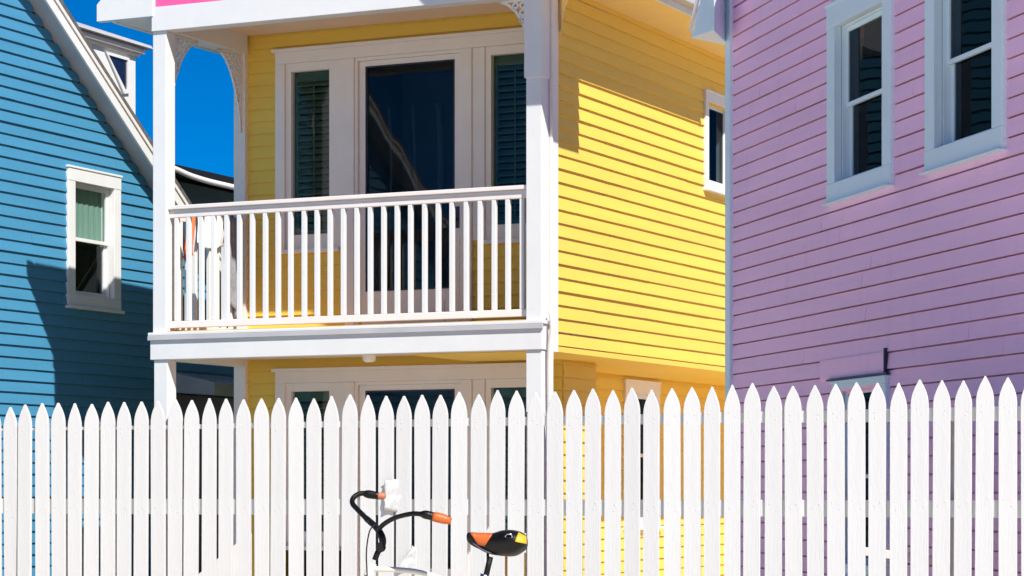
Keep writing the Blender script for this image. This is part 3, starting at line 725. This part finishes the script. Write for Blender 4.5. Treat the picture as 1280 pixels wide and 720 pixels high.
panel('side_panel', ((587.5, 665.8), (616, 666.6), (606, 682.5), (598, 681)), M['orange'])
panel('tail_panel', ((648, 665), (657.6, 670.5), (658.2, 679.5), (643.5, 676.5)), M['amber'])
e = MB(); 
for i in range(14):
    a0 = math.pi*1.25*i/14-.5; 
lg = [px(636+4.2*math.cos(a), 670+3.0*math.sin(a), -.0) for a in [math.pi*.9+math.pi*1.3*i/12 for i in range(13)]]
e.tube([(q[0], -.088, q[2]) for q in lg], .0028, 6); e.build('badge_ring', M['chrome'], sad)
s = MB()
for sy in (-.022, .022): s.tube(smooth_path([px(590, 678, sy), px(606, 689, sy), px(625, 693, sy), px(648, 686, sy)], 4), .004, 8)
s.build('saddle_rail', M['steel'], sad)

# steps up to the porch, half hidden by the fence
st = MB(); st.prism([(-3.2, -.36), (-3.2, -1.15), (-4.3, -1.15), (-4.3, -1.13)], lambda p, q, t: (p+.9, t, q), -.75, -.70); st.build('stair_side', M['bounce_white'], yh)
st = MB()
for i in range(4): st.box(-3.14+.9-.25*(i+1), -3.14+.9-.25*i, -.69, -.05, -1.15, -.78-.09*i)
st.build('steps', M['concrete'], yh)
UNIT = .86
gr = empty('handrail', (1.763, 12.685), R(-13)); tag(gr, 'low white sloping handrail between the picket fence and the pink house', 'handrail')
g = MB(); g.hexa([(-.05, -.03, -.38), (.9, -.03, -.50), (.9, .03, -.50), (-.05, .03, -.38), (-.05, -.03, -.33), (.9, -.03, -.45), (.9, .03, -.45), (-.05, .03, -.33)]); g.build('top_rail', M['bounce_white'], gr, bevel=.004)
for x in (0, .82):
    g = MB(); g.box(x-.035, x+.035, -.029, .029, -1.337, -.385-.126*x); g.build('post', M['bounce_white'], gr, bevel=.004)
UNIT = 1.0
def scrap(x, z, pts, seed, label):
    rnd = random.Random(seed); mb = MB(); N = 9; ph = rnd.random()*6
    k_ = x*14.05/3100
    g = []
    for j in range(N+1):
        v = j/N; row = []
        for i in range(N+1):
            u = i/N; a, b, c, d = pts
            X = (a[0]*(1-u)+b[0]*u)*(1-v)+(d[0]*(1-u)+c[0]*u)*v; Y = (a[1]*(1-u)+b[1]*u)*(1-v)+(d[1]*(1-u)+c[1]*u)*v
            row.append(mb.bm.verts.new((X+rnd.gauss(0, .002), .005*math.sin(u*7+ph+v*5)+.003*math.sin(v*13+u*3), Y+rnd.gauss(0, .002))))
        g.append(row)
    for j in range(N):
        for i in range(N): f = mb.bm.faces.new([g[j][i], g[j][i+1], g[j+1][i+1], g[j+1][i]]); f.smooth = True
    o = mb.build('plastic_scrap', M['scrap'], lift=False); o.location = (x, 0, z)
    sm = o.modifiers.new('thick', 'SOLIDIFY'); sm.thickness = .004
    tag(o, label, 'plastic scrap'); return o
def on_fence(px_): p = (px_-640)/3100; t = 12.083*p/(.930+.367*p); return (.930*t-.367*.026, 12.083-.367*t-.93*.050)
x, y = on_fence(493); q = y/3100
o = scrap(x, H+(612-618)*q, ((-10*q, 18*q), (16*q, 19*q), (7*q, -22*q), (-9*q, -20*q)), 3, 'white plastic scrap caught on the pickets just above the shorter left handlebar grip'); o.location.y = y
x, y = on_fence(513); q = y/3100
o = scrap(x, H+(612-698)*q, ((4*q, 14*q), (10*q, 15*q), (12*q, -15*q), (-14*q, -14*q)), 8, 'white triangular plastic scrap low on the pickets just above the bicycle top tube'); o.location.y = y
